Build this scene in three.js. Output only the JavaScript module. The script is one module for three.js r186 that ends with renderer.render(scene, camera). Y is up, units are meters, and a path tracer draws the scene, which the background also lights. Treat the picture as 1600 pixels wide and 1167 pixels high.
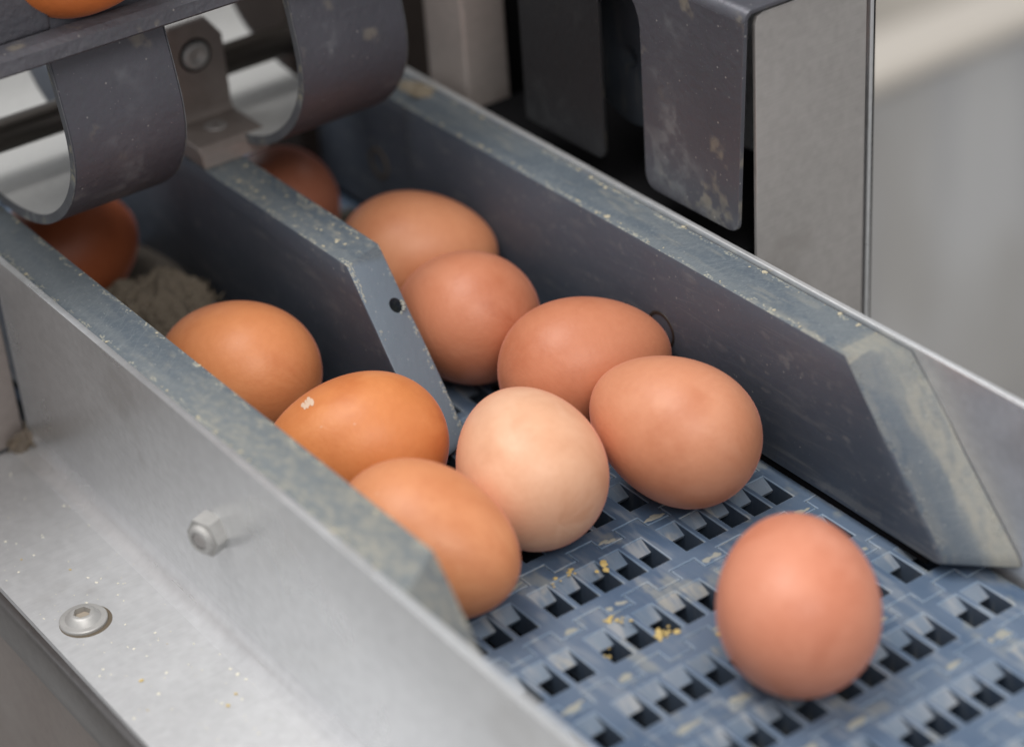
import * as THREE from 'three';
import { RoundedBoxGeometry } from 'three/addons/geometries/RoundedBoxGeometry.js';
import { mergeGeometries, toCreasedNormals } from 'three/addons/utils/BufferGeometryUtils.js';
import { RectAreaLightUniformsLib } from 'three/addons/lights/RectAreaLightUniformsLib.js';
import { Brush, Evaluator, SUBTRACTION } from 'three-bvh-csg';

/* ---------- camera, light, exposure (all lengths below are millimetres, scaled by MM) ---------- */
const MM = 0.001;
const scene = new THREE.Scene();
const camera = new THREE.PerspectiveCamera(18.547, 1024 / 746, 0.05, 60);
{
  const m = new THREE.Matrix4().makeBasis(
    new THREE.Vector3(0.80554, -0.0658, 0.58887),
    new THREE.Vector3(0.35834, 0.84559, -0.3957),
    new THREE.Vector3(-0.4719, 0.52977, 0.70473));
  camera.quaternion.setFromRotationMatrix(m);
  camera.position.set(-312.687 * MM, 403.624 * MM, 460.13 * MM);
  camera.focus = 0.696;
  camera.userData.fStop = 4.8;
}
const renderer = new THREE.WebGLRenderer({ antialias: true });
renderer.toneMapping = THREE.LinearToneMapping;
renderer.toneMappingExposure = 1.0;
renderer.shadowMap.enabled = true;
scene.background = new THREE.Color().setRGB(0.565, 0.57, 0.585);
RectAreaLightUniformsLib.init();
function lamp(name, label, at, aim, w, h, intensity, color) {
  const g = new THREE.Group(); g.name = name; scene.add(g);
  g.position.set(...at); g.lookAt(...aim);            // +z of the group looks at the aim
  g.userData = { label, category: 'lamp' };
  const glow = new THREE.MeshStandardMaterial({ color: 0x111111, emissive: color, emissiveIntensity: 0.5 });
  const body = new THREE.Mesh(new THREE.BoxGeometry(w + 0.06, h + 0.06, 0.06), new THREE.MeshStandardMaterial({ color: 0x888888, roughness: 0.5 }));
  body.name = 'lamp_housing'; body.position.z = -0.045; g.add(body);
  const pane = new THREE.Mesh(new THREE.BoxGeometry(w, h, 0.01), glow); pane.name = 'lamp_diffuser'; pane.position.z = -0.008; g.add(pane);
  const l = new THREE.RectAreaLight(color, intensity, w, h); l.position.z = 0.005; l.rotation.y = Math.PI; g.add(l);
}
lamp('ceiling_lamp', 'large panel lamp hanging over the back of the conveyor', [-0.4, 1.75, -0.3], [0, 0, -0.05], 1.1, 0.8, 7.3, new THREE.Color().setRGB(1, 0.975, 0.95));
lamp('ceiling_lamp_001', 'panel lamp hanging high above the front of the conveyor', [-0.42, 1.45, 1.15], [0, 0, 0], 0.9, 0.7, 6.4, new THREE.Color().setRGB(1, 0.96, 0.92));

/* ---------- noise, textures ---------- */
function rng(seed) { let a = seed >>> 0; return () => { a = (a + 0x6d2b79f5) >>> 0; let t = a; t = Math.imul(t ^ (t >>> 15), t | 1); t ^= t + Math.imul(t ^ (t >>> 7), t | 61); return ((t ^ (t >>> 14)) >>> 0) / 4294967296; }; }
function hash(x, y, s) { let h = Math.imul(x, 374761393) + Math.imul(y, 668265263) + Math.imul(s, 1274126177); h = Math.imul(h ^ (h >>> 13), 1274126177); return ((h ^ (h >>> 16)) >>> 0) / 4294967296; }
function vn(x, y, s, px, py) {
  const xi = Math.floor(x), yi = Math.floor(y), fx = x - xi, fy = y - yi;
  const u = fx * fx * (3 - 2 * fx), v = fy * fy * (3 - 2 * fy);
  const w = (a, p) => (p ? ((a % p) + p) % p : a);
  const x0 = w(xi, px), x1 = w(xi + 1, px), y0 = w(yi, py), y1 = w(yi + 1, py);
  const a = hash(x0, y0, s), b = hash(x1, y0, s), c = hash(x0, y1, s), d = hash(x1, y1, s);
  return a + (b - a) * u + (c - a + (a - b - c + d) * u) * v;
}
function fbm(x, y, o, s, px, py) { let t = 0, a = 0.5, n = 0; for (let i = 0; i < o; i++) { t += a * vn(x, y, s + i * 17, px, py); n += a; a *= 0.5; x *= 2; y *= 2; if (px) px *= 2; if (py) py *= 2; } return t / n; }
const clamp = (x, a = 0, b = 1) => Math.min(b, Math.max(a, x));
const sst = (a, b, x) => { const t = clamp((x - a) / (b - a)); return t * t * (3 - 2 * t); };
const mix = (a, b, t) => a + (b - a) * t;
const mix3 = (a, b, t) => [mix(a[0], b[0], t), mix(a[1], b[1], t), mix(a[2], b[2], t)];
const enc = (c) => (c <= 0.0031308 ? 12.92 * c : 1.055 * Math.pow(c, 1 / 2.4) - 0.055);
function tex(w, h, fn, color) {                     // fn(u px, v px) -> linear rgb or grey
  const d = new Uint8Array(w * h * 4);
  for (let y = 0; y < h; y++) for (let x = 0; x < w; x++) {
    const c = fn(x, y), k = (y * w + x) * 4, a = Array.isArray(c) ? c : [c, c, c];
    for (let i = 0; i < 3; i++) d[k + i] = Math.round(255 * clamp(color ? enc(clamp(a[i])) : a[i]));
    d[k + 3] = 255;
  }
  const t = new THREE.DataTexture(d, w, h);
  t.wrapS = t.wrapT = THREE.RepeatWrapping; t.magFilter = THREE.LinearFilter; t.minFilter = THREE.LinearMipmapLinearFilter; t.generateMipmaps = true;
  if (color) t.colorSpace = THREE.SRGBColorSpace;
  t.needsUpdate = true; return t;
}
function scatter(w, h, n, seed, draw) {              // float layer with random strokes and specks, tiling
  const f = new Float32Array(w * h), r = rng(seed);
  const put = (x, y, v) => { x = ((Math.round(x) % w) + w) % w; y = ((Math.round(y) % h) + h) % h; const k = y * w + x; if (v > f[k]) f[k] = v; };
  for (let i = 0; i < n; i++) draw(r, put);
  return f;
}
const stroke = (put, x, y, a, len, v) => { for (let i = 0; i < len; i++) put(x + Math.cos(a) * i, y + Math.sin(a) * i, v * (1 - Math.abs(i / len - 0.5))); };
const blot = (put, x, y, r, v) => { for (let j = -r; j <= r; j++) for (let i = -r; i <= r; i++) if (i * i + j * j <= r * r + 0.3) put(x + i, y + j, v); };

/* stainless steel sheet, 200 mm tile */
const STEEL = 200, SN = 1024;
const steelScr = scatter(SN, SN, 420, 11, (r, put) => stroke(put, r() * SN, r() * SN, (r() - 0.5) * 0.9 + (r() < 0.3 ? 1.4 : 0), 8 + r() * r() * 120, 0.25 + r() * 0.5));
const steelDot = scatter(SN, SN, 800, 12, (r, put) => blot(put, r() * SN, r() * SN, r() < 0.06 ? 2 : r() < 0.3 ? 1 : 0, 0.3 + r() * 0.7));
const steelColor = tex(SN, SN, (x, y) => {
  const u = x / SN, v = y / SN, k = y * SN + x;
  const b = fbm(u * 4, v * 4, 4, 3, 4, 4), f = fbm(u * 90, v * 90, 2, 5, 90, 90), br = vn(u * 6, v * 420, 9, 6, 420);
  let c = 0.8 + (b - 0.5) * 0.12 + (f - 0.5) * 0.12 + (br - 0.5) * 0.04;
  const grime = sst(0.62, 0.85, fbm(u * 5 + 3, v * 5, 5, 21, 5, 5));
  let col = [c * 0.99, c * 0.995, c];
  col = mix3(col, [0.3, 0.27, 0.23], grime * 0.55);
  col = mix3(col, [0.95, 0.95, 0.94], steelScr[k] * 0.45);
  return mix3(col, [0.85, 0.84, 0.8], steelDot[k] * 0.55);
}, true);
const steelRough = tex(SN, SN, (x, y) => {
  const u = x / SN, v = y / SN, k = y * SN + x;
  return clamp(0.46 + (fbm(u * 6, v * 6, 5, 31, 6, 6) - 0.5) * 0.3 + steelDot[k] * 0.3 + steelScr[k] * 0.1);
});
const steelBump = tex(SN, SN, (x, y) => { const u = x / SN, v = y / SN; return clamp(0.5 + (fbm(u * 3, v * 3, 2, 41, 3, 3) - 0.5) * 0.5 + (vn(u * 8, v * 500, 8, 8, 500) - 0.5) * 0.03 - steelScr[y * SN + x] * 0.04); });
const M = {};
const std = (o) => new THREE.MeshStandardMaterial(o);
const rgb = (r, g, b) => new THREE.Color().setRGB(r, g, b);
M.steel = std({ color: rgb(0.98, 0.99, 1.0), map: steelColor, metalness: 0.7, roughness: 0.66, roughnessMap: steelRough, bumpMap: steelBump, bumpScale: 0.00005 });
M.steelBend = std({ color: rgb(0.9, 0.905, 0.92), map: steelColor, metalness: 0.42, roughness: 0.6, roughnessMap: steelRough });  // highlight of the fold put into a tone of its own
M.steelLedge = std({ color: rgb(0.74, 0.745, 0.755), map: steelColor, metalness: 0.38, roughness: 1, roughnessMap: steelRough, bumpMap: steelBump, bumpScale: 0.00005 });  // more diffuse copy of the sheet steel for the ledge
M.steelDull = std({ color: rgb(0.5, 0.475, 0.46), map: steelColor, metalness: 0.45, roughness: 1, roughnessMap: steelRough, bumpMap: steelBump, bumpScale: 0.0003 });
M.steelWarm = std({ color: rgb(0.36, 0.31, 0.285), map: steelColor, metalness: 0.4, roughness: 0.95, roughnessMap: steelRough });
M.steelPost = std({ color: rgb(0.54, 0.475, 0.44), map: steelColor, metalness: 0.3, roughness: 0.9, roughnessMap: steelRough });
M.channel = std({ color: rgb(0.3, 0.285, 0.28), map: steelColor, metalness: 0.9, roughness: 0.7, roughnessMap: steelRough });  // dark reflections of the surroundings are put into this colour
M.panel = std({ color: rgb(0.5, 0.475, 0.455), map: steelColor, metalness: 0.3, roughness: 0.9, roughnessMap: steelRough });
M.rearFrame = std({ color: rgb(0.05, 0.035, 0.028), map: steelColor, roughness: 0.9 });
M.bolt = std({ color: rgb(0.62, 0.61, 0.59), map: steelColor, metalness: 0.6, roughness: 1.2, roughnessMap: steelRough });
M.rod = std({ color: rgb(0.09, 0.078, 0.068), map: steelColor, metalness: 0.7, roughness: 0.8, roughnessMap: steelRough });
M.stain = std({ color: rgb(0.36, 0.31, 0.25), roughness: 0.9 });
M.grime = std({ color: rgb(0.13, 0.105, 0.075), roughness: 0.95 });
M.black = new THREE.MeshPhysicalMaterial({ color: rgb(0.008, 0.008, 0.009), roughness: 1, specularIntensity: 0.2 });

/* grey-blue machined plastic of the guide rails: u runs along the bar (460 mm from z = -330), v: 0-0.3 across its top and cut end, 0.35-1 up its side */
const RW = 2048, RH = 384;
function railMaps(kind, seed) {
  const k0 = RW / 460;
  const saw = scatter(RW, RH, kind === 'divider' ? 700 : 1500, seed, (r, put) => stroke(put, r() * RW, r() * RH * 0.34, 1.15 + (r() - 0.5) * 0.5, 6 + r() * 60, 0.15 + r() * 0.5));
  const dots = scatter(RW, RH, 2600, seed + 1, (r, put) => blot(put, r() * RW, RH * (r() < 0.5 ? r() * 0.32 : 0.33 + r() * 0.67), r() < 0.12 ? 1 : 0, 0.25 + 0.75 * r()));
  const chips = scatter(RW, RH, 260, seed + 2, (r, put) => { const e = r() < 0.5 ? r() * 0.04 : 0.3 - r() * 0.04; const x = r() * RW, n = 2 + r() * 7; for (let i = 0; i < n; i++) blot(put, x + (r() - 0.5) * 16, RH * e + (r() - 0.5) * 8, r() < 0.5 ? 1 : 2, 0.4 + r() * 0.6); });
  const saw2 = scatter(RW, RH, 260, seed + 4, (r, put) => stroke(put, r() * RW, RH * (0.36 + 0.62 * r()), (r() - 0.5) * 0.5, 10 + r() * r() * 160, 0.2 + r() * 0.6));
  const at = (x, y) => {
    const s = x / k0 - 330, v = y / RH, top = v < 0.325, t = clamp(v / 0.3), k = y * RW + x;
    const n1 = fbm(s / 14, v * 22, 5, seed + 5), n2 = fbm(s / 45, v * 9, 4, seed + 6), n3 = fbm(s / 2.2, v * RH / 10, 3, seed + 7), n5 = sst(0.45, 0.75, vn(s * 1.9 + t * 14, v * 40 - s * 0.2, seed + 21)), n4 = fbm(s / 7, v * 26, 5, seed + 8);
    let col = [0.082, 0.104, 0.131];
    if (top) {
      col = mix3([0.1, 0.126, 0.153], [0.135, 0.158, 0.176], sst(0.35, 0.7, n2));
      col = mix3(col, [0.3, 0.33, 0.34], saw[k] * 0.55 + sst(0.62, 0.85, n3) * 0.12);
      col = mix3(col, [0.21, 0.235, 0.25], (0.5 + 0.5 * Math.sin(6.283 * (s * 0.95 + t * 1.6 + n2 * 1.5))) * 0.22 * sst(0.4, 0.6, n2) + n5 * 0.18);
      if (kind === 'divider') col = mix3(col, [0.165, 0.205, 0.25], 0.85 * sst(-89, -86, s));  // paler cut face, with the light it catches put into the colour
      let tan = 0;
      if (kind === 'left') { const g = sst(-130, 40, s); tan = sst(0.58 - 0.4 * g, 0.9 - 0.1 * g, n4 * 0.55 + n3 * 0.25 + n1 * 0.2) * mix(0.4, 0.62, g) + sst(0.4, 0.8, n3) * 0.3 * g; col = mix3(col, [0.2, 0.222, 0.225], 0.5 * g); }
      if (kind === 'divider') tan = sst(0.48, 0.72, n1 * 0.25 + n3 * 0.45 + n4 * 0.3) * 0.6 * (1 - sst(-95, -85, s));
      if (kind === 'right') {
        const edge = sst(0.34, 0.0, t) * sst(-20, 50, s) * sst(0.4, 0.55, n1 * 0.6 + n3 * 0.4);
        const t0 = mix(0.02, 0.56, sst(58, 92, s + 10 * (n1 - 0.5))) + 0.06 * (n2 - 0.5);
        const slant = s > 52 ? sst(t0 - 0.06, t0 + 0.14, t + (n4 - 0.5) * 0.22) * mix(0.4, 0.8, sst(0.3, 0.6, n4)) : 0;
        const corner = sst(48, 57, s + 9 * (n1 - 0.5)) * (1 - sst(60, 66, s + t * 6 + 10 * (n1 - 0.5))) * 0.9;
        tan = Math.max(edge * 0.8, slant, corner, sst(0.6, 0.8, n1) * 0.35 * sst(-330, -60, -s - 100));
      }
      col = mix3(col, mix3([0.27, 0.275, 0.25], [0.37, 0.345, 0.28], n3), clamp(tan) * 0.85);
      col = mix3(col, [0.5, 0.48, 0.38], chips[k] * (s > 50 && kind === 'right' ? 0.15 : 0.7));
    } else {
      col = mix3([0.066, 0.086, 0.118], [0.09, 0.104, 0.132], n2);
      col = mix3(col, [0.2, 0.21, 0.22], sst(0.6, 0.9, n1) * 0.35 + sst(0.7, 0.9, n3) * 0.12);
      const smear = sst(0.6, 0.36, v) * sst(0.52, 0.75, fbm(s / 30, v * 30, 4, seed + 9));
      col = mix3(col, [0.26, 0.27, 0.27], smear * 0.45);
      col = mix3(col, [0.3, 0.3, 0.29], sst(0.55, 0.9, n4) * sst(0.45, 0.7, n3) * 0.35 + saw2[k] * 0.3);
    }
    if (top && kind !== 'left' && s > 58 && t < 0.6) col = mix3(col, [0.085, 0.112, 0.145], 0.55 * sst(0.6, 0.35, t));
    return mix3(col, [0.55, 0.54, 0.5], dots[k] * 0.5);
  };
  const rough = (x, y) => { const k = y * RW + x; return clamp(0.42 + 0.2 * fbm(x / 40, y / 40, 3, seed + 11) + saw[k] * 0.2 + chips[k] * 0.3); };
  const bump = (x, y) => { const k = y * RW + x; return clamp(0.5 - saw[k] * 0.25 + chips[k] * 0.5 + (fbm(x / 9, y / 9, 3, seed + 13) - 0.5) * 0.3); };
  return std({ color: 0xffffff, map: tex(RW, RH, at, true), roughness: 1, roughnessMap: tex(RW, RH, rough), bumpMap: tex(RW, RH, bump), bumpScale: 0.00025 });
}
M.leftRail = railMaps('left', 100); M.rightRail = railMaps('right', 200); M.divider = railMaps('divider', 300);

/* blue belt plastic, 160 mm tile, worn pale and smeared along the belt */
const BN = 1024, BELT = 160;
const beltScr = scatter(BN, BN, 900, 51, (r, put) => stroke(put, r() * BN, r() * BN, Math.PI / 2 + (r() - 0.5) * 0.5, 5 + r() * 50, 0.2 + r() * 0.5));
const beltColor = tex(BN, BN, (x, y) => {
  const u = x / BN, v = y / BN, k = y * BN + x;
  const a = fbm(u * 7, v * 7, 4, 61, 7, 7), b = fbm(u * 60, v * 14, 3, 62, 60, 14), c = fbm(u * 22, v * 18, 4, 63, 22, 18);
  let col = mix3([0.068, 0.112, 0.185], [0.115, 0.163, 0.238], sst(0.3, 0.7, a));
  col = mix3(col, [0.33, 0.36, 0.385], sst(0.48, 0.85, b) * 0.36 + beltScr[k] * 0.3);
  col = mix3(col, [0.4, 0.39, 0.3], sst(0.64, 0.82, c) * 0.3);
  return col;
}, true);
const beltBump = tex(BN, BN, (x, y) => clamp(0.5 + (fbm(x / BN * 60, y / BN * 40, 4, 71, 60, 40) - 0.5) * 0.8 - beltScr[y * BN + x] * 0.2));
M.belt = std({ map: beltColor, roughness: 0.5, bumpMap: beltBump, bumpScale: 0.00025 });
M.beltWorn = std({ color: rgb(1.75, 1.52, 1.3), map: beltColor, roughness: 0.62, bumpMap: beltBump, bumpScale: 0.0004 });
M.beltEdge = std({ color: rgb(2.1, 1.95, 1.75), map: beltColor, roughness: 0.5 });
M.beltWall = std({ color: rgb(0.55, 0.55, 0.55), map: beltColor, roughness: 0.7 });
M.residue = std({ color: rgb(0.32, 0.325, 0.29), roughness: 0.9, bumpMap: beltBump, bumpScale: 0.0004 });
M.under = std({ color: rgb(0.22, 0.2, 0.18), map: beltColor, roughness: 0.8 });

/* dark grey sheet plastic with smudges and pale scuffs, 120 mm tile */
const guardDot = scatter(512, 512, 420, 81, (r, put) => blot(put, r() * 512, r() * 512, r() < 0.15 ? 1 : 0, 0.3 + r() * 0.6));
const guardColor = tex(512, 512, (x, y) => {
  const u = x / 512, v = y / 512;
  const a = fbm(u * 5, v * 5, 5, 91, 5, 5), b = fbm(u * 30, v * 30, 3, 92, 30, 30);
  let col = mix3([0.06, 0.061, 0.07], [0.088, 0.089, 0.099], a);
  col = mix3(col, [0.19, 0.2, 0.2], sst(0.5, 0.75, a) * sst(0.35, 0.7, b) * 0.5);
  col = mix3(col, [0.28, 0.25, 0.18], sst(0.64, 0.85, fbm(u * 9, v * 9, 4, 95, 9, 9)) * sst(0.45, 0.7, b) * 0.45);
  return mix3(col, [0.5, 0.48, 0.42], guardDot[y * 512 + x] * 0.6);
}, true);
const guardBump = tex(512, 512, (x, y) => fbm(x / 512 * 60, y / 512 * 60, 4, 97, 60, 60));
M.guard = std({ color: rgb(1.0, 1.0, 1.08), map: guardColor, roughness: 0.5, bumpMap: guardBump, bumpScale: 0.0002 });
M.guardEdge = std({ color: rgb(1.7, 1.75, 1.7), map: guardColor, roughness: 0.8, bumpMap: guardBump, bumpScale: 0.0004 });
M.guardLit = std({ color: rgb(0.56, 0.565, 0.555), roughness: 0.6, bumpMap: guardBump, bumpScale: 0.0002 });  // lit copy of the guard plastic for its upward inner face
M.beam = std({ color: rgb(0.95, 0.93, 0.97), map: guardColor, roughness: 0.65, bumpMap: guardBump, bumpScale: 0.0005 });
M.coverShade = std({ color: rgb(0.16, 0.16, 0.165), map: guardColor, roughness: 0.6, bumpMap: guardBump, bumpScale: 0.00015 });  // shaded copy of the cover sheet, shade put into the colour
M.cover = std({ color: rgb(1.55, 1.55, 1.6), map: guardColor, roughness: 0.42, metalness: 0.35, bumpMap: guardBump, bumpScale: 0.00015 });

/* ---------- builders ---------- */
const used = {}, origin = new WeakMap();
function numbered(n) { const k = used[n] = (used[n] ?? -1) + 1; return k ? `${n}_${String(k).padStart(3, '0')}` : n; }
function thing(name, label, category, at, group) {
  const g = new THREE.Group(); g.name = numbered(name); g.position.set(at[0] * MM, at[1] * MM, at[2] * MM);
  g.userData = { label, category }; if (group) g.userData.group = group;
  origin.set(g, at); scene.add(g); return g;
}
function tidy(g) {
  if (g.index) g = g.toNonIndexed(); else g = g.clone();
  for (const k of Object.keys(g.attributes)) if (!['position', 'normal', 'uv'].includes(k)) g.deleteAttribute(k);
  if (!g.attributes.normal) g.computeVertexNormals();
  if (!g.attributes.uv) g.setAttribute('uv', new THREE.BufferAttribute(new Float32Array(g.attributes.position.count * 2), 2));
  g.morphAttributes = {}; return g;
}
function boxUV(g, size) {                          // uv from the faces' own direction, size = mm per tile
  g = tidy(g); const p = g.attributes.position, n = g.attributes.normal, uv = new Float32Array(p.count * 2);
  for (let i = 0; i < p.count; i += 3) {
    let a = [0, 0, 0]; for (let j = 0; j < 3; j++) { a[0] += n.getX(i + j); a[1] += n.getY(i + j); a[2] += n.getZ(i + j); }
    a = a.map(Math.abs); const ax = a[1] >= a[0] && a[1] >= a[2] ? 1 : a[0] >= a[2] ? 0 : 2;
    for (let j = i; j < i + 3; j++) {
      uv[2 * j] = (ax === 0 ? p.getZ(j) : p.getX(j)) / size; uv[2 * j + 1] = (ax === 1 ? p.getZ(j) : p.getY(j)) / size;
    }
  }
  g.setAttribute('uv', new THREE.BufferAttribute(uv, 2)); return g;
}
function add(parent, name, geos, mat, uvSize) {    // geometries in scene millimetres, joined into one part
  let list = [].concat(geos).map((g) => (uvSize ? boxUV(g, uvSize) : tidy(g)));
  const g = list.length > 1 ? mergeGeometries(list) : list[0], o = origin.get(parent);
  g.translate(-o[0], -o[1], -o[2]); g.scale(MM, MM, MM);
  const m = new THREE.Mesh(g, mat); m.name = name; m.castShadow = m.receiveShadow = true;
  origin.set(m, o); parent.add(m); return m;
}
const box = (x0, x1, y0, y1, z0, z1, r = 0.6) => new RoundedBoxGeometry(x1 - x0, y1 - y0, z1 - z0, 2, r).translate((x0 + x1) / 2, (y0 + y1) / 2, (z0 + z1) / 2);
const shapeOf = (pts) => { const s = new THREE.Shape(); pts.forEach((p, i) => (i ? s.lineTo(p[0], p[1]) : s.moveTo(p[0], p[1]))); s.closePath(); return s; };
function extr(shape, depth, b = 0.5, seg = 2, curve = 12) {
  return new THREE.ExtrudeGeometry(shape, { depth: depth - 2 * b, bevelEnabled: b > 0, bevelThickness: b, bevelSize: b, bevelOffset: -b, bevelSegments: seg, curveSegments: curve }).translate(0, 0, b);
}
const alongX = (zy, x0, x1, b, seg) => extr(shapeOf(zy.map(([z, y]) => [-z, y])), x1 - x0, b, seg).rotateY(Math.PI / 2).translate(x0, 0, 0);
const alongY = (xz, y0, y1, b, seg) => extr(shapeOf(xz.map(([x, z]) => [x, -z])), y1 - y0, b, seg).rotateX(-Math.PI / 2).translate(0, y0, 0);
const alongZ = (xy, z0, z1, b, seg) => extr(shapeOf(xy), z1 - z0, b, seg).translate(0, 0, z0);
function tube(a, b, r, seg = 32, r2 = r) {
  const A = new THREE.Vector3(...a), B = new THREE.Vector3(...b), d = B.clone().sub(A);
  const g = new THREE.CylinderGeometry(r2, r, d.length(), seg, 1);
  g.applyQuaternion(new THREE.Quaternion().setFromUnitVectors(new THREE.Vector3(0, 1, 0), d.normalize()));
  return g.translate((A.x + B.x) / 2, (A.y + B.y) / 2, (A.z + B.z) / 2);
}
const lathe = (pts, seg = 40) => new THREE.LatheGeometry(pts.map((p) => new THREE.Vector2(p[0], p[1])), seg);
function split(g, pick) {                           // sort triangles into named lots by their corners
  g = tidy(g); const p = g.attributes.position, lots = {};
  for (let i = 0; i < p.count; i += 3) {
    const k = pick([0, 1, 2].map((j) => [p.getX(i + j), p.getY(i + j), p.getZ(i + j)])); (lots[k] ??= []).push(i);
  }
  const out = {};
  for (const [k, list] of Object.entries(lots)) {
    const n = new THREE.BufferGeometry();
    for (const [name, a] of Object.entries(g.attributes)) { const d = new Float32Array(list.length * 3 * a.itemSize); list.forEach((i, q) => d.set(a.array.subarray(i * a.itemSize, (i + 3) * a.itemSize), q * 3 * a.itemSize)); n.setAttribute(name, new THREE.BufferAttribute(d, a.itemSize)); }
    out[k] = n;
  }
  return out;
}
const csg = new Evaluator(); csg.attributes = ['position', 'normal', 'uv'];
function cut(g, tool) { const a = new Brush(tidy(g)), b = new Brush(tidy(tool)); a.updateMatrixWorld(); b.updateMatrixWorld(); return csg.evaluate(a, b, SUBTRACTION).geometry; }
const structure = (o) => { delete o.userData.category; o.userData.kind = 'structure'; return o; };

/* ---------- the setting: floor far below, machine bed ---------- */
{
  const f = tex(512, 512, (x, y) => { const u = x / 512, v = y / 512, a = fbm(u * 4, v * 4, 5, 401, 4, 4); return mix3([0.24, 0.235, 0.225], [0.33, 0.315, 0.29], a); }, true);
  const g = thing('floor', 'pale grey concrete floor far behind and below the machine', 'floor', [0, -900, -1500]);
  add(g, 'slab', box(-6000, 9000, -960, -900, -9000, 3000, 2), std({ map: f, roughness: 0.8 }), 1500);
  structure(g);
}

/* ---------- conveyor belt ---------- */
{
  const belt = thing('conveyor_belt', 'blue plastic modular conveyor belt with slotted links carrying the eggs', 'conveyor belt', [0, 0, 0]);
  const P = 26.6, C = 17.6, X0 = -82, X1 = 87;
  for (let r = -13; r <= 9; r++) {
    const z0 = 15.1 + (r - 1) * P, gap = 0.26, out = [];
    const edge = (x) => ((((x / C) % 1) + 1) % 1) < 0.5 ? 0 : 5;
    const stops = []; for (let k = -6; k <= 6; k++) for (const e of [0, C / 2]) { const x = k * C + e; if (x > X0 + 1 && x < X1 - 1) stops.push(x); }
    const up = [[X0, z0 + edge(X0 + 0.1)]], dn = [[X0, z0 + P - gap + edge(X0 + 0.1)]];
    for (const x of stops) {
      up.push([x + (edge(x + 0.1) ? 0.45 : -0.45) * 0, z0 + edge(x - 0.1)], [x, z0 + edge(x + 0.1)]);
      const o = edge(x + 0.1) > edge(x - 0.1) ? gap : -gap;
      dn.push([x + o, z0 + P - gap + edge(x - 0.1)], [x + o, z0 + P - gap + edge(x + 0.1)]);
    }
    up.push([X1, z0 + edge(X1 - 0.1)]); dn.push([X1, z0 + P - gap + edge(X1 - 0.1)]);
    const sh = shapeOf([...up, ...dn.reverse()].map(([x, z]) => [x, -z]));
    const shift = r >= 3 ? -11 : 0, ramps = [];
    const centres = []; for (let k = -3; k <= 3; k++) for (let j = 0; j < 5; j++) centres.push(0.2 + shift + k * 48.1 + (j - 2) * 8.8);
    for (const c of centres) {
      if (c < X0 + 6 || c > X1 - 5.5) continue;
      const a = c - 3.45, b = c + 3.45, s = z0 + 8.2, e = z0 + 22.2;
      const h = new THREE.Path(); h.moveTo(a, -s); h.lineTo(a, -e); h.lineTo(b, -e); h.lineTo(b, -s); h.closePath(); sh.holes.push(h);
      ramps.push(alongX([[s - 0.4, -0.3], [s + 0.2, -0.35], [s + 4.6, -2.8], [s + 4.1, -4.0], [s - 0.4, -2.2]], a - 0.3, b + 0.3, 0, 1));
    }
    const body = extr(sh, 9, 0.35, 2).rotateX(-Math.PI / 2).translate(0, -9, 0);
    const lot = split(body, (t) => (t.every((v) => v[1] < -0.34) ? 'wall' : t.every((v) => v[1] > -0.02) ? 'top' : 'edge'));
    const link = add(belt, 'belt_link', lot.top, M.belt, BELT);
    add(link, 'worn_edge', lot.edge, M.beltEdge, BELT);
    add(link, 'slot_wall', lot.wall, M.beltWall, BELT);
    add(link, 'slot_ramp', ramps, M.beltWorn, BELT);
    const strips = [], rr = rng(7000 + r * 31);
    for (const x of stops) if (edge(x + 0.1) > 0 && x + 8 < X1 && rr() < 0.75) {
      const n = 2 + Math.floor(rr() * 4);
      for (let i = 0; i < n; i++) { const w = 0.8 + rr() * 2, d = 0.4 + rr() * 0.9, b = new THREE.IcosahedronGeometry(1, 2), p = b.attributes.position; for (let k = 0; k < p.count; k++) { const q = 0.6 + 0.8 * vn(p.getX(k) * 2 + 20 + i * 7, p.getZ(k) * 2 + 20, r * 9 + 50); p.setXYZ(k, p.getX(k) * w * q, p.getY(k) * 0.16, p.getZ(k) * d * q); } b.computeVertexNormals(); strips.push(b.translate(x + 1.6 + rr() * 5.6, -0.02, z0 + P + 3.6 - rr() * 1.6)); }
    }
    if (!strips.length) strips.push(box(0, 3, -0.4, 0.1, z0 + P + 2, z0 + P + 3.4, 0.2));
    const res = add(link, 'residue_strip', strips, M.residue, BELT); res.userData.kind = 'stuff';
    add(link, 'hinge_pin', tube([X0 + 1, -6, z0 + 2.6], [X1 - 1, -6, z0 + 2.6], 1.8, 8), M.under, BELT);
  }
  add(belt, 'wear_strip', [-58, -14, 30, 66].map((x) => box(x - 5, x + 5, -16, -9.4, -330, 255)), M.under, BELT);
  add(belt, 'return_plate', box(-82, 87, -24, -18, -330, 260), M.under, BELT);
}

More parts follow.
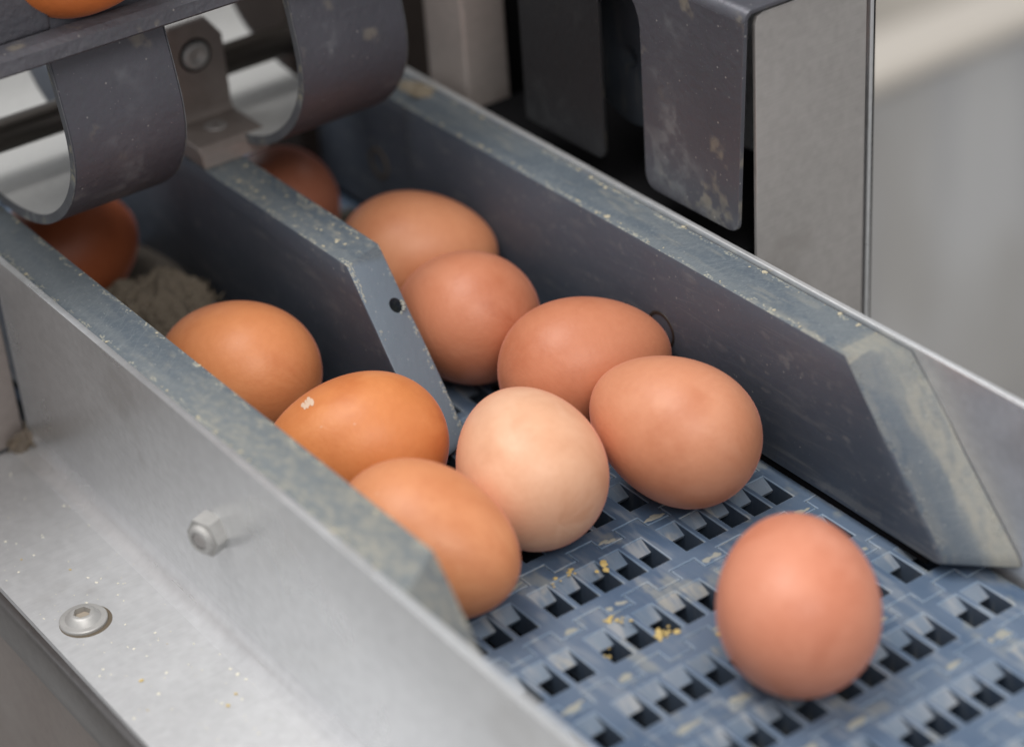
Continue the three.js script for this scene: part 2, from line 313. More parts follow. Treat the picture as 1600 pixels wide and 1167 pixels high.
/* ---------- guide rails ---------- */
const SL = 0.81;                                    // z gained per mm of drop along the cut ends
function railGeo(x0, x1, zBack, zFront, skew, yTop, yBot, nose, flipTop, SL = 0.81, skewLow = skew) {
  // side view extruded across, then the cut end set askew
  const zTip = zFront + (yTop - yBot) * SL, pts = [[zBack, yBot], [zBack, yTop]];
  for (let z = zBack + 10; z < zFront - 15; z += 10) pts.push([z, yTop]);
  pts.push([zFront, yTop]);
  for (let i = 1; i <= 6; i++) { const y = mix(yTop, yBot + nose, i / 6); pts.push([zFront + (yTop - y) * SL, y]); }
  for (let i = 1; i <= 4; i++) { const t = i / 4; const a = [zFront + (yTop - yBot - nose) * SL, yBot + nose], b = [zTip - nose * 0.1, yBot + nose * 0.05], c = [zTip - nose * 1.1, yBot]; pts.push([mix(mix(a[0], b[0], t), mix(b[0], c[0], t), t), mix(mix(a[1], b[1], t), mix(b[1], c[1], t), t)]); }
  for (let z = zTip - nose * 1.1 - 10; z > zBack; z -= 10) pts.push([z, yBot]);
  let g = tidy(alongX(pts, x0, x1, 0.7, 2));
  const p = g.attributes.position, n = g.attributes.normal, uv = new Float32Array(p.count * 2);
  for (let i = 0; i < p.count; i++) { const x = p.getX(i), y = p.getY(i), z = p.getZ(i); const w = clamp((z - zFront + 25) / 25) * (z > zFront - 25 ? 1 : 0); p.setZ(i, z + mix(skewLow, skew, clamp((y - yBot) / (yTop - yBot))) * w * (x - x0) / (x1 - x0)); }
  g.computeVertexNormals(); g = tidy(toCreasedNormals(g, 0.5));
  const q = g.attributes.position, m = g.attributes.normal, u2 = new Float32Array(q.count * 2);
  for (let i = 0; i < q.count; i++) {
    const f = i - (i % 3), nx = (m.getX(f) + m.getX(f + 1) + m.getX(f + 2)) / 3;
    const x = q.getX(i), y = q.getY(i), z = q.getZ(i);
    if (Math.abs(nx) > 0.75) { u2[2 * i] = (z + 330) / 460; u2[2 * i + 1] = 0.36 + 0.63 * (y - yBot) / (yTop - yBot); }
    else { let t = (x - x0) / (x1 - x0); if (flipTop) t = 1 - t; const drop = Math.max(0, yTop - y); u2[2 * i] = Math.min(0.998, (z - drop * SL + Math.min(drop * 1.29, 66) + 330) / 460); u2[2 * i + 1] = 0.005 + 0.29 * t; }
  }
  g.setAttribute('uv', new THREE.BufferAttribute(u2, 2)); return g;
}
function countersunk(at, axis, r) {                 // screw head lying in a wall: ring, dished head
  const g = [lathe([[r + 1, -1], [r + 1, 0.15], [r, 0.25], [r - 0.5, -0.3], [r * 0.5, -0.9], [0.01, -1.1]], 28)];
  const q = new THREE.Quaternion().setFromUnitVectors(new THREE.Vector3(0, 1, 0), new THREE.Vector3(...axis));
  return g.map((a) => a.applyQuaternion(q).translate(...at));
}
{
  const r = thing('guide_rail', 'long blue-grey plastic guide rail on the right with a slanted end', 'guide rail', [80, 0, 55], 'guide rails');
  add(r, 'rail_bar', railGeo(72.7, 88.6, -171.4, 55, 11, 56.9, 4.4, 5, false, 0.81, 17), M.rightRail);
  add(r, 'rail_bar', railGeo(73.1, 88.6, -330, -172, 0, 56.7, 3.4, 0.6, false, 0.001), M.rightRail);
  add(r, 'rail_gap_shade', box(74.6, 88.4, 0.15, 4.6, -330, 88, 0.3), M.black);  // black strip standing in for the shade under the rail
  add(r, 'screw_head', countersunk([72.75, 28, -28.5], [-1, 0, 0], 5.6), M.rod, STEEL);
  add(r, 'screw_head', countersunk([72.95, 26, -193], [-1, 0, 0], 5.2), M.grime);
}
{
  const r = thing('guide_rail', 'long blue-grey plastic guide rail on the left with dried residue on its top', 'guide rail', [-77, 0, 55], 'guide rails');
  const g = railGeo(69, 84.9, -330, 54, 11, 56.9, 3.4, 5, false, 0.81, 17).scale(-1, 1, 1);
  const p = g.attributes; for (let i = 0; i < p.position.count; i += 3) for (const a of Object.values(p)) for (let k = 0; k < a.itemSize; k++) { const t = a.array[(i + 1) * a.itemSize + k]; a.array[(i + 1) * a.itemSize + k] = a.array[(i + 2) * a.itemSize + k]; a.array[(i + 2) * a.itemSize + k] = t; }
  add(r, 'rail_bar', g, M.leftRail);
  add(r, 'rail_gap_shade', box(-84.5, -70.6, 0.15, 3.6, -330, 84, 0.3), M.black);  // black strip put in as shade below this rail too
}
{
  const r = thing('lane_divider', 'short blue-grey plastic bar with a drilled slanted end between the two egg lanes', 'lane divider', [2.6, 0, -90]);
  let g = railGeo(-5.2, 10.4, -330, -87.4, -5, 56.9, 2.5, 3);
  g = cut(g, tube([6.2, 41.6 - 9, -78.9 - 7], [6.2, 41.6 + 9, -78.9 + 7], 2.5, 24));
  add(r, 'divider_bar', g, M.divider);
  const q = rng(31), bits = []; for (let i = 0; i < 26; i++) { const a = -2.4 + q() * 2.9, k = 2.35 + q() * 0.5; bits.push(new THREE.IcosahedronGeometry(0.28 + q() * 0.42, 1).scale(1, 0.6, 1).translate(6.2 + Math.cos(a) * k, 41.6 + Math.sin(a) * k * 0.78 - 0.3, -78.9 - Math.sin(a) * k * 0.63 + 0.1)); }
  add(r, 'hole_dirt', bits, M.residue, BELT).userData.kind = 'stuff';
}
scene.children.at(-1).userData.category = 'lane divider';

/* ---------- steel side plates ---------- */
{
  const s = thing('side_plate', 'bent stainless steel side plate with flat ledge outside the left guide rail', 'machine plate', [-88, -15, -60]);
  // bent sheet: upright, bend, flat ledge; thickness 2.2
  const o = [], R = 7, x = -87.6, y = -14.8;
  const prof = [[x + 2.2, 57.8], [x, 57.8], [x, y + R]];
  for (let i = 1; i <= 6; i++) { const a = (i / 6) * Math.PI / 2; prof.push([x - R + R * Math.cos(a), y + R - R * Math.sin(a)]); }
  prof.push([-131, y], [-131, y - 2.2], [x - R, y - 2.2]);
  for (let i = 1; i <= 6; i++) { const a = Math.PI / 2 - (i / 6) * Math.PI / 2; prof.push([x - R + (R + 2.2) * Math.cos(a), y + R - (R + 2.2) * Math.sin(a)]); }
  const sheet = split(toCreasedNormals(alongZ(prof, -171.5, 270, 0.5, 2), 0.6), (t) => { const cx = (t[0][0] + t[1][0] + t[2][0]) / 3, cy = (t[0][1] + t[1][1] + t[2][1]) / 3; return cx < x - R + 0.05 ? 'ledge' : cy < y + R - 0.05 ? 'bend' : 'upright'; });
  add(s, 'upright', sheet.upright, M.steel, STEEL);
  add(s, 'bend', sheet.bend, M.steelBend, STEEL);
  add(s, 'ledge', sheet.ledge, M.steelLedge, STEEL);
  // cap nut that holds the rail
  const nutHex = cut(new THREE.CylinderGeometry(6.9, 6.9, 6.6, 6, 1).translate(0, 3.3, 0), cut(new THREE.CylinderGeometry(12, 12, 4, 32).translate(0, 6.2, 0), new THREE.CylinderGeometry(5.6, 8.6, 4.02, 32).translate(0, 6.2, 0)));
  const nutNose = lathe([[2.8, 8.4], [3.9, 8.7], [4.7, 8.2], [5.0, 7.2], [5.1, 5.5]], 36), nutStud = lathe([[0.01, 8.6], [2.2, 8.6], [2.7, 8.2], [2.75, 6]], 28);
  const place = (g) => toCreasedNormals(g, 0.35).scale(0.9, 0.9, 0.9).rotateX(0.3).rotateZ(Math.PI / 2).translate(-87.6, 24.6, -34);
  const n = add(s, 'lock_nut', [nutHex, nutNose].map((g) => place(tidy(g))), M.bolt, STEEL);
  add(n, 'stud', place(tidy(nutStud)), M.steelDull, STEEL);
  // flanged button screw on the ledge
  let head = lathe([[0.01, -0.5], [7.3, -0.5], [7.3, 0.9], [7.0, 1.2], [5.5, 1.3], [5.1, 1.8], [4.2, 2.8], [3.6, 3.2], [3.2, 3.3], [0.01, 3.3]], 48);
  head = cut(head, new THREE.CylinderGeometry(2.75, 2.75, 6, 6).translate(0, 4.3, 0));
  add(s, 'button_screw', toCreasedNormals(head, 0.45).rotateY(0.4).translate(-118.8, -14.8, -70.6), M.bolt, STEEL);
  add(s, 'socket_dirt', new THREE.CylinderGeometry(2.7, 2.7, 0.2, 6).rotateY(0.4).translate(-118.8, -13.35, -70.6), M.stain);
  add(s, 'screw_dark_disc', lathe([[0.01, 0.05], [7.5, 0.06], [8.0, 0.0]], 40).translate(-118.4, -14.78, -70.0), M.grime);  // dark disc showing just beyond the screw flange
  // gunk in the corner
}
{
  const f = thing('frame_channel', 'stainless steel channel with rounded edge running below the left ledge', 'machine frame', [-131, -17, -60]);
  const pr = [[-90, -18], [-127.5, -18], [-129.8, -18.6], [-131.6, -20.2], [-132.4, -22.5], [-132.4, -37], [-131.6, -38.6], [-129.8, -39], [-90, -39]];
  add(f, 'channel', toCreasedNormals(alongZ(pr, -330, 270, 0.3, 1), 0.7), M.channel, STEEL);
  add(f, 'lower_panel', box(-129, -96, -300, -39.4, -330, 270, 1), M.steelWarm, STEEL);
}
{
  const f = thing('corner_plate', 'upright steel plate standing across the ledge at the far left', 'machine plate', [-140, -15, -173]);
  add(f, 'plate', alongZ([[-88.6, -14.4], [-88.6, 55], [-240, 55], [-240, -14.4]], -175, -172.4, 0.6, 2), M.steelWarm, STEEL);
}
{
  const s = thing('side_plate', 'plain stainless steel side plate outside the right guide rail with bright upper edge', 'machine plate', [90, 0, 60]);
  add(s, 'sheet', box(88.8, 90.9, -40, 58.4, -330, 270, 0.6), M.steel, STEEL);
}

/* ---------- curled guards, beam, rod, bracket ---------- */
function guardGeo(x0, x1) {
  const c = new THREE.CatmullRomCurve3([[150, -141], [130, -137.8], [118, -134.9], [104, -132.6], [92, -134.6], [78, -144.5], [66, -162], [60, -182], [58.6, -203], [61, -226], [69, -247], [84, -262]].map(([y, z]) => new THREE.Vector3(z, y, 0)));
  const pts = c.getPoints(80), inner = pts.map((p, i) => { const t = c.getTangent(i / 80); return [p.x + t.y * 3, p.y - t.x * 3]; });
  const a = pts.map((p) => [p.x, p.y]);
  return [a, inner, x0, x1];
}
function guard(x0, x1, label) {
  const [a, b] = guardGeo();
  const g = thing('egg_guard', label, 'guard', [(x0 + x1) / 2, 100, -140], 'curled guards hanging over the lanes');
  // which side is inside: the curve bends round (98, -180)
  const d = (p) => Math.hypot(p[0] + 190, p[1] - 105), inside = d(b[20]) < d(a[20]) ? b : b.map((p, i) => [2 * a[i][0] - p[0], 2 * a[i][1] - p[1]]);
  add(g, 'curled_sheet', toCreasedNormals(alongX([...a, ...inside.slice().reverse()], x0, x1, 0.3, 1), 0.5), M.guard, 120);
  add(g, 'cut_edge', [x0 - 0.35, x1 + 0.05].map((x) => alongX([...a, ...inside.slice().reverse()], x, x + 0.3, 0, 1)), M.guardEdge, 60);
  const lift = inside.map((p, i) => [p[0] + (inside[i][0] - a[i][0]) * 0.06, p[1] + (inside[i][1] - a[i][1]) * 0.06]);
  add(g, 'lit_inner_face', toCreasedNormals(alongX([...inside.map((p, i) => [p[0] + (inside[i][0] - a[i][0]) * 0.005, p[1] + (inside[i][1] - a[i][1]) * 0.005]), ...lift.reverse()], x0 + 0.4, x1 - 0.4, 0, 1), 0.5), M.guardLit, 120);  // light on the inside of the curl, put in as a paler layer
}
guard(-69, -30.5, 'dark grey curled plastic guard hanging over the left egg lane');
guard(13, 53, 'dark grey curled plastic guard hanging over the right egg lane beside the steel post');
{
  const b = thing('cross_beam', 'dusty dark grey beam crossing above the left guard', 'beam', [-60, 134, -130]);
  add(b, 'beam_bar', alongX([[-128, 134.3], [-127, 135.2], [-128, 139], [-130.5, 140.2], [-137, 140.4], [-138.5, 138.6], [-212, 138.6], [-212, 134.3]], -240, 75, 0.8, 2), M.beam, 120);
  add(b, 'beam_block', box(-200, -66, 139, 185, -205, -138, 2), M.beam, 120);
}
{
  const r = thing('shaft', 'dark greasy steel rod running through both curled guards', 'rod', [-20, 78, -208]);
  add(r, 'rod_bar', tube([-240, 78, -209], [90, 78, -209], 5.6, 32), M.rod, STEEL);
  add(r, 'collar', tube([-96, 78, -209], [-72, 78, -209], 6.4, 32), M.rod, STEEL);
}
{
  const b = thing('bracket', 'dull steel angle bracket bolted to the top of the lane divider', 'bracket', [8, 57, -190]);
  const pl = [[-5.5, 60], [20.5, 60], [20.5, 92], [15, 99.5], [0, 99.5], [-5.5, 93]];
  add(b, 'upright', alongZ(pl, -203.5, -200, 0.8, 2), M.steelWarm, STEEL);
  const foot = [[-203, 57.4], [-203, 64.5], [-200.2, 66.8], [-198.2, 64.6], [-179, 64.3], [-177, 62.6], [-176.2, 57.4]];
  add(b, 'foot', alongX(foot, -5.5, 20.5, 0.9, 2), M.steelWarm, STEEL);
  const s = lathe([[0.01, 0.7], [2.0, 0.7], [2.4, 1.7], [4.1, 1.6], [5.0, 0.8], [5.2, 0]], 32).rotateX(Math.PI / 2).translate(9, 87.5, -200);
  const bolt = add(b, 'bolt_head', s, M.bolt, STEEL);
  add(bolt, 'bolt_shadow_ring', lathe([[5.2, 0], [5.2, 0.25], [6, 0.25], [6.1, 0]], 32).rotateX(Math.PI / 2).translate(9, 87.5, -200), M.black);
  add(b, 'foot_screw', cut(lathe([[0.01, 0.35], [3.6, 0.35], [4, 0], [4, -0.6]], 32), new THREE.CylinderGeometry(1.2, 1.2, 3, 6)).translate(8, 64.5, -190.5), M.steelDull, STEEL);
}

{
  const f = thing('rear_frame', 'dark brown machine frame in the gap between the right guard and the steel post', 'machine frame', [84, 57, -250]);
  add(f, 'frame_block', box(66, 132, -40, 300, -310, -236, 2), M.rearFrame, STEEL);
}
/* ---------- machine housing behind the right rail ---------- */
{
  const p = thing('steel_post', 'square brownish steel post behind the right guide rail', 'post', [106, 0, -172]);
  add(p, 'post_tube', box(96.2, 115.2, -40, 260, -190, -165, 1.6), M.steelPost, STEEL);
}
{
  const c = thing('chain_cover', 'dark grey bent sheet cover with arched cut-out behind the right rail', 'cover', [97, 59, -60]);
  const s = new THREE.Shape(), y0 = 58.6, y1 = 131;
  const P2 = (z, y) => [-z, y];
  s.moveTo(...P2(-83.7, 116));
  s.lineTo(...P2(-83.7, 118)); s.bezierCurveTo(...P2(-83, 130), ...P2(-64, 130), ...P2(-62.4, 114)); s.lineTo(...P2(-62.2, y0 + 6)); s.quadraticCurveTo(...P2(-62, y0 + 0.4), ...P2(-57, y0));
  s.lineTo(...P2(-22, y0)); s.quadraticCurveTo(...P2(-16.8, y0), ...P2(-16.6, y0 + 4)); s.lineTo(...P2(-12.6, y1)); s.lineTo(...P2(-83.7, y1)); s.closePath();
  const leaf = extr(s, 1.7, 0.35, 2).rotateY(Math.PI / 2).translate(95, 0, 0);
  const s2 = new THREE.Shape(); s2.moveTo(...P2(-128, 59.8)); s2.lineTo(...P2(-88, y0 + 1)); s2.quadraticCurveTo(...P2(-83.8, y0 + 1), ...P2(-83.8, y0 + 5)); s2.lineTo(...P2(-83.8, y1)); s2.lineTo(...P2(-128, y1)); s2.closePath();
  add(c, 'shaded_rear_leaf', extr(s2, 1.7, 0.35, 2).rotateY(Math.PI / 2).translate(95.1, 0, 0), M.coverShade, 120);  // same sheet as the front leaf, darkened in colour for its shade
  const bend = []; for (let i = 0; i <= 6; i++) { const a = Math.PI - (i / 6) * Math.PI / 2; bend.push([98.5 + 3.5 * Math.cos(a), y1 + 3.5 * Math.sin(a)]); }
  for (let i = 0; i <= 6; i++) { const a = Math.PI / 2 + (i / 6) * Math.PI / 2; bend.push([98.5 + 1.9 * Math.cos(a), y1 + 1.9 * Math.sin(a)]); }
  bend.splice(7, 0, [170, y1 + 3.5], [170, y1 + 1.9]);
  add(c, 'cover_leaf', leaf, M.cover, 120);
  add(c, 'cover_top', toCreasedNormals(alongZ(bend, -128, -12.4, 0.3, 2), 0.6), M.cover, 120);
}
{
  const c = thing('front_panel', 'plain grey steel panel standing in front of the open cover', 'panel', [122, 0, -14]);
  add(c, 'panel_sheet', alongZ([[100.6, -60], [146, -60], [146, 131], [104, 131.6], [101.4, 130.6], [100.6, 128]], -15.6, -14, 0.4, 2), M.panel, STEEL);
  add(c, 'panel_flange', box(148, 149.6, -60, 131, -80, -14.4, 0.5), M.steel, STEEL);
}
{
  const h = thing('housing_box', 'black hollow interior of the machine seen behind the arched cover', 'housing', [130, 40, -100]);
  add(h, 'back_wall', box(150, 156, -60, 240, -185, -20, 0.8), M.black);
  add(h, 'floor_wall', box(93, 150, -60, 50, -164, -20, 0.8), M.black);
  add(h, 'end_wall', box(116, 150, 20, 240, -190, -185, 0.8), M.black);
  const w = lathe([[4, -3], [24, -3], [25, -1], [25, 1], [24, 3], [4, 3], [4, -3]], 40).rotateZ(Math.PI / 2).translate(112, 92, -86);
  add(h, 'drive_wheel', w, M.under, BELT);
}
{
  const c = thing('storage_tank', 'large pale grey tank with a highlight put into its rim colour standing blurred in the background', 'tank', [900, -400, -700]);
  const t = tex(512, 256, (x, y) => { const u = x / 512, v = y / 256, a = fbm(u * 14, v * 1.5, 4, 501, 14, 0), b = fbm(u * 5, v * 3, 4, 503, 5, 3); return mix3(mix3([0.47, 0.475, 0.49], [0.62, 0.62, 0.615], sst(0.3, 0.7, a)), [0.42, 0.4, 0.37], sst(0.5, 0.8, b) * 0.6); }, true);
  add(c, 'tank_wall', box(500, 2200, -900, -362, -1400, -700, 18), std({ map: t, roughness: 0.6 }), 700);
  add(c, 'tank_rim', box(490, 2210, -360, -336, -745, -682, 11.9), std({ color: rgb(0.66, 0.61, 0.54), roughness: 0.7 }), 500);  // pale rim colour carries the highlight of the rounded edge
  const lid = tex(256, 256, (x, y) => { const a = fbm(x / 256 * 6, y / 256 * 6, 4, 507, 6, 6); return mix3([0.3, 0.275, 0.24], [0.5, 0.46, 0.4], a); }, true);
  add(c, 'tank_lid', box(500, 2200, -361, -348, -1400, -738, 5), std({ map: lid, roughness: 0.85 }), 600);
}
{
  const c = thing('machine_cabinet', 'white machine cabinet blurred behind the curled guards', 'cabinet', [60, -100, -700]);
  add(c, 'cabinet_body', box(-500, 300, -900, -60, -1100, -700, 10), std({ color: rgb(0.6, 0.6, 0.6), roughness: 0.6 }));
  add(c, 'cabinet_door', box(120, 290, -880, -80, -699, -690, 4), std({ color: rgb(0.12, 0.13, 0.15), roughness: 0.6 }));
}

/* ---------- eggs ---------- */
const eggBump = tex(1024, 512, (x, y) => { const u = x / 1024, v = y / 512; return clamp(0.5 + (fbm(u * 110, v * 90, 3, 601, 110) - 0.5) * 0.9); });
function eggMat(c, seed, speck, shade) {
  const dots = scatter(512, 256, speck, seed, (r, put) => blot(put, r() * 512, r() * 256, r() < 0.1 ? 1 : 0, 0.2 + 0.6 * r()));
  const dark = shade ?? [c[0] * 0.8, c[1] * 0.66, c[2] * 0.58];
  const map = tex(512, 256, (x, y) => {
    const u = x / 512, v = y / 256, a = fbm(u * 6, v * 5, 4, seed + 1, 6), b = fbm(u * 60, v * 50, 2, seed + 2, 60);
    let col = mix3(c, dark, sst(0.45, 0.95, a) * 0.7 + (b - 0.5) * 0.28);
    const st = fbm(u * 14 + 0.8 * a, v * 5, 4, seed + 7, 14); col = mix3(col, [Math.min(1, c[0] * 1.12), c[1] * 1.25, c[2] * 1.35], sst(0.55, 0.8, st) * 0.4);
    return mix3(col, [0.8, 0.66, 0.52], dots[y * 512 + x] * 0.35);
  }, true);
  return new THREE.MeshPhysicalMaterial({ map, roughness: 0.43, bumpMap: eggBump, bumpScale: 0.00006, specularIntensity: 0.8, sheen: 1, sheenRoughness: 0.5, sheenColor: rgb(1, 0.42, 0.36) });
}
const EK = 0.14;
const eggRadius = (c) => Math.sqrt(Math.max(0, 1 - c * c)) * (1 - EK * c);
function eggGeo(L, D) {                             // long axis +x, blunt end at -x
  const pts = []; for (let i = 0; i <= 56; i++) { const c = Math.cos(Math.PI * (1 - i / 56)); pts.push(new THREE.Vector2(Math.max(1e-4, eggRadius(c) * D / 2), c * L / 2)); }
  return new THREE.LatheGeometry(pts, 72).rotateZ(-Math.PI / 2);
}
function egg(label, [x, z, L, D, yaw, pit, lift], c, seed, speck = 60, y0) {
  const a = new THREE.Vector3(Math.cos(yaw) * Math.cos(pit), Math.sin(pit), Math.sin(yaw) * Math.cos(pit));
  const u = new THREE.Vector3().crossVectors(a, new THREE.Vector3(0, 1, 0)).normalize(), v = new THREE.Vector3().crossVectors(u, a);
  const m = new THREE.Matrix4().makeBasis(a, v, u);
  const g = eggGeo(L, D).applyMatrix4(m); g.computeBoundingBox();
  const cy = (y0 ?? -g.boundingBox.min.y + Math.max(0, lift));
  const o = new THREE.Group(); o.name = numbered('egg'); o.position.set(x * MM, cy * MM, z * MM); scene.add(o);
  o.userData = { label, category: 'egg', group: 'brown eggs on the conveyor' };
  g.scale(MM, MM, MM);
  const s = new THREE.Mesh(g, eggMat(c, seed, speck)); s.name = 'shell'; s.castShadow = s.receiveShadow = true; o.add(s);
  origin.set(o, [x, cy, z]); o.eggFrame = { a, u, v, L, D, c: new THREE.Vector3(x, cy, z) }; return o;
}
egg('palest cream egg resting between the two lanes at the centre', [0.71, -2.71, 56.91, 43.79, 5.05, 0.09, 0], [0.81, 0.457, 0.287], 701, 20);
egg('light brown egg against the front end of the left guide rail', [-44.61, 9.97, 58.19, 44.56, 1.21, -0.08, 0.3], [0.71, 0.29, 0.132], 702, 120);
const orangeEgg = egg('deep orange egg with a small white scuff near its left end', [-32.97, -45.15, 56.7, 44.21, 3.54, -0.01, 0], [0.70, 0.252, 0.085], 703, 40);
egg('brown egg in the left lane below the drilled lane divider', [-36.84, -109.07, 56.35, 44.27, 4.34, -0.02, 0], [0.69, 0.26, 0.104], 704, 40);
egg('large tan egg with mottled shell rolling along the right rail', [43.42, 12.55, 55.46, 43.28, 4.41, 0.2, 1.2], [0.66, 0.28, 0.155], 705, 160);
egg('brown egg lying sideways beside the screw in the right rail', [46.53, -34.75, 55.57, 44.2, 0.45, 0.11, 0], [0.59, 0.225, 0.12], 706, 60);
egg('reddish brown round egg beside the slanted end of the divider', [35.78, -85.85, 54.47, 43.52, 4.61, -0.25, 1.2], [0.58, 0.222, 0.12], 707, 60);
egg('light brown egg half hidden behind the divider in the right lane', [48.16, -131.49, 55.87, 44.09, 0.72, 0.04, 0], [0.70, 0.295, 0.15], 708, 60);
egg('egg with shade put into its shell colour under the right guard next to the bracket', [34.27, -199.39, 55.46, 42.25, 5.33, -0.11, 0], [0.36, 0.13, 0.075], 709, 40);  // shell colour darkened to stand for the shade under the guard
egg('red-brown egg under the left guard with shade put into its shell colour', [-41.22, -220.23, 56.16, 44.16, 5.99, -0.05, 0], [0.36, 0.10, 0.04], 710, 40);  // shade of the guard is put into this dark shell colour
egg('blurred pinkish brown egg alone on the open belt in front', [16.53, 97.05, 56.95, 43.71, 5.34, 0.06, 0], [0.71, 0.285, 0.175], 711, 60);
egg('bright orange egg mostly out of view on top of the beam', [-50.5, -146, 56, 44, 0.4, 0, 0], [0.660, 0.184, 0.044], 712, 20, 160.7);
{ // white scuff: thin flakes lying on the orange egg's shell
  const { a, u, v, L, D, c } = orangeEgg.eggFrame, eye = new THREE.Vector3(-312.687, 403.624, 460.13), out = [];
  const onShell = (t, ph) => { const k = eggRadius(t) * D / 2 + 0.12; return c.clone().addScaledVector(a, t * L / 2).addScaledVector(u, k * Math.cos(ph)).addScaledVector(v, k * Math.sin(ph)); };
  const target = new THREE.Vector3(-40.7, 35, -58.6); let best = [1e9, 0, 0];
  for (let t = -0.95; t < 0.95; t += 0.02) for (let ph = 0; ph < 6.28; ph += 0.03) { const p = onShell(t, ph); const d1 = p.clone().sub(eye).normalize(), d2 = target.clone().sub(eye).normalize(); const e = 1 - d1.dot(d2) + (p.distanceTo(eye) > c.distanceTo(eye) ? 1 : 0); if (e < best[0]) best = [e, t, ph]; }
  const r = rng(5);
  for (let i = 0; i < 9; i++) {
    const t0 = best[1] + (r() - 0.5) * 0.11, p0 = best[2] + (r() - 0.5) * 0.16, pts = [], n = 7;
    const mid = onShell(t0, p0), s = 0.02 + r() * 0.028;
    const pos = []; const q = (k) => onShell(t0 + Math.cos(k / n * 6.283) * s * (0.4 + r() * 0.2), p0 + Math.sin(k / n * 6.283) * s * 2.4);
    for (let k = 0; k < n; k++) pts.push(q(k));
    for (let k = 0; k < n; k++) { const A = pts[k], B = pts[(k + 1) % n]; const nrm = mid.clone().sub(c), tri = new THREE.Vector3().crossVectors(A.clone().sub(mid), B.clone().sub(mid)); const ord = tri.dot(nrm) > 0 ? [mid, A, B] : [mid, B, A]; for (const w of ord) pos.push(w.x, w.y, w.z); }
    const g = new THREE.BufferGeometry(); g.setAttribute('position', new THREE.BufferAttribute(new Float32Array(pos), 3)); g.computeVertexNormals(); out.push(g);
  }
  const m = add(orangeEgg, 'scuff', out, std({ color: rgb(0.74, 0.54, 0.4), roughness: 0.8 })); m.userData.label = 'small white scuff on the shell';
}

/* ---------- straw, dust, crumbs and dark mats for shade ---------- */
function clump(name, label, at, sx, sy, sz, seed, n, col) {
  const g = thing(name, label, 'debris', at), r = rng(seed);
  const base = new THREE.IcosahedronGeometry(1, 14), p = base.attributes.position;
  for (let i = 0; i < p.count; i++) { const x = p.getX(i), y = p.getY(i), z = p.getZ(i); const k = 0.6 + 0.5 * fbm(x * 2.2 + 9, z * 2.2 + y * 1.7 + 9, 3, seed) + 0.45 * (fbm(x * 8 + 9, z * 8 + y * 9 + 9, 3, seed + 3) - 0.3); p.setXYZ(i, x * sx * k + at[0], Math.max(-0.2, y) * sy * k + at[1], z * sz * k + at[2]); }
  base.computeVertexNormals();
  add(g, 'dust_shade_lump', base, std({ color: rgb(...col), roughness: 1 }));
  const st = [];
  for (let i = 0; i < n; i++) { const a = r() * 6.28, e = Math.sqrt(r()), c = [at[0] + Math.cos(a) * sx * e, at[1] + sy * (0.95 - 0.6 * e) , at[2] + Math.sin(a) * sz * e], b = r() * 6.28, l = 2 + r() * 4; st.push(tube(c, [c[0] + Math.cos(b) * l, c[1] + (r() - 0.4) * 4, c[2] + Math.sin(b) * l], 0.35 + r() * 0.5, 5, 0.2)); }
  const s = add(g, 'straw', st, std({ color: rgb(col[0] * 1.15, col[1] * 1.12, col[2] * 1.05), roughness: 0.9 })); s.userData.kind = 'stuff';
}
clump('dirt_shade_clump', 'fluffy clump of straw and dust in the left lane behind the brown egg', [-30, 0.5, -180], 24, 22, 23, 801, 220, [0.15, 0.125, 0.095]);
clump('dirt_shade_clump', 'flat dark mat added as shade behind the straw clump in the left lane', [-20, 0.3, -216], 22, 6, 34, 806, 60, [0.05, 0.042, 0.034]);  // dark mat added so that the belt here looks shaded
clump('dirt_shade_clump', 'small heap of dust in the right lane enlarged and darkened as shade', [56, 0.3, -186], 20, 5, 34, 802, 40, [0.07, 0.06, 0.045]);  // heap spread out and darkened to put shade on the belt
clump('dirt_shade_clump', 'greasy lump of dirt in the corner of the upright plate and the ledge', [-90, -14.4, -169.5], 5, 6, 4, 803, 14, [0.17, 0.14, 0.11]);
clump('dirt_shade_clump', 'dusty straw lying on the back end of the right rail', [84, 56.6, -180], 4, 1.3, 9, 804, 22, [0.3, 0.26, 0.2]);
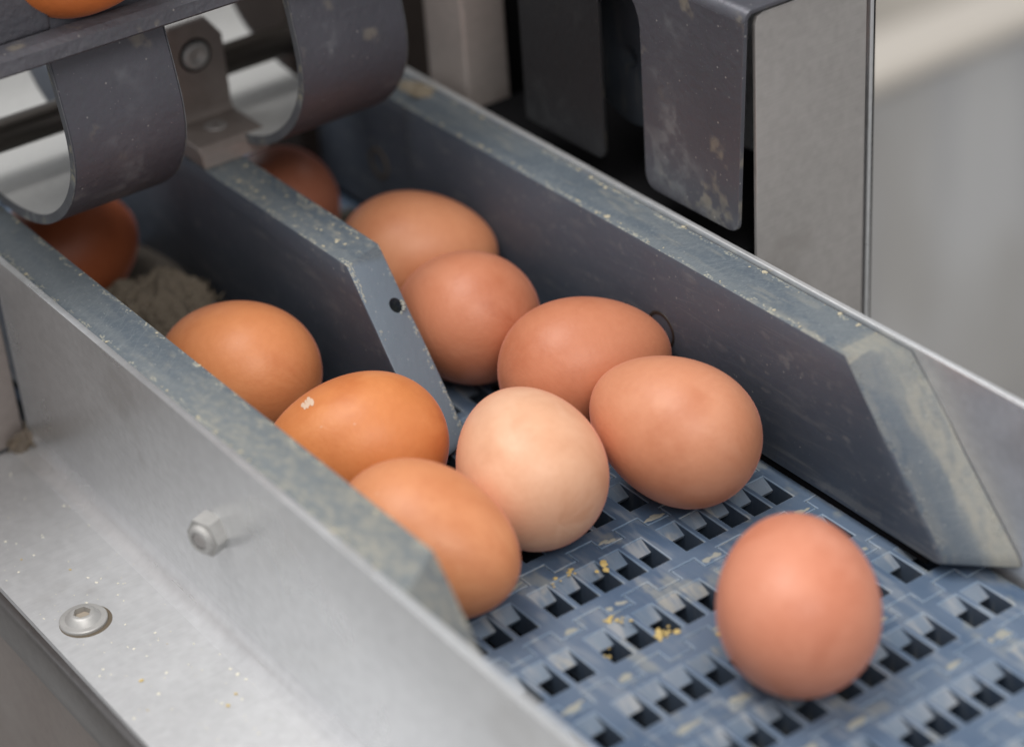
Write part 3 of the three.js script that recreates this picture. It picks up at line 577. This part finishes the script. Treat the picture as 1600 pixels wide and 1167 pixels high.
function flakes(name, label, n, seed, place, size, mat) {
  const r = rng(seed), list = [];
  for (let i = 0; i < n; i++) { const q = place(r), s = size * (0.4 + r() * r() * 1.6), g = new THREE.IcosahedronGeometry(1, 1), p = g.attributes.position; const sx = s * (0.6 + r()), sz = s * (0.6 + r()), a = r() * 6; 
    for (let k = 0; k < p.count; k++) { const w = 0.7 + 0.6 * hash(Math.round(p.getX(k) * 9), Math.round(p.getZ(k) * 9 + p.getY(k) * 5), seed + i); p.setXYZ(k, p.getX(k) * sx * w, p.getY(k) * s * 0.35 * w, p.getZ(k) * sz * w); }
    g.rotateY(a); if (q[3]) g.rotateZ(q[3]); g.computeVertexNormals(); list.push(g.translate(q[0], q[1], q[2])); }
  const t = thing(name, label, 'crumbs', [0, 0, 0]); const m = add(t, 'crumb', list, mat); m.userData.kind = 'stuff'; t.userData.kind = 'stuff'; delete t.userData.category;
}
flakes('yolk_crumbs', 'yellow dried yolk crumbs scattered on the blue belt', 64, 901, (r) => { const spots = [[-9.5, 49], [-7.5, 51.5], [-3.8, 62.5], [-1, 63], [-20, 60], [-72, 41], [3, 27], [-6, 24], [10, 74], [14, 72], [-11, 24]]; const s = spots[Math.floor(r() * spots.length)]; return [s[0] + (r() - 0.5) * 4, 0.2, s[1] + (r() - 0.5) * 4]; }, 0.6, std({ color: rgb(0.58, 0.44, 0.17), roughness: 0.7 }));
flakes('dust_specks', 'pale dust specks lying on the steel ledge at the left', 240, 902, (r) => [-92 - r() * 37, -14.7, -168 + r() * 260], 0.27, std({ color: rgb(0.75, 0.72, 0.62), roughness: 0.9 }));
flakes('bran_specks', 'few yellowish bran specks lying on the steel ledge', 7, 903, (r) => [-92 - r() * 37, -14.6, -140 + r() * 170], 0.6, std({ color: rgb(0.6, 0.46, 0.2), roughness: 0.9 }));
flakes('rail_crumbs', 'tan crumbs clinging along the edges of the rails', 170, 904, (r) => { const k = r(); if (k < 0.4) return [-69.6 - (r() < 0.6 ? r() * 1.5 : 15 - r()), 57, -240 + r() * 300]; if (k < 0.75) return [73.4 + (r() < 0.5 ? r() * 1.6 : 14.5 - r() * 1.5), 57, -160 + r() * 215]; return [-4.5 + r() * 14, 57, -170 + r() * 78]; }, 0.42, std({ color: rgb(0.5, 0.45, 0.33), roughness: 0.95 }));

scene.traverse((o) => { if (o.isMesh) o.castShadow = o.receiveShadow = true; });
renderer.render(scene, camera);
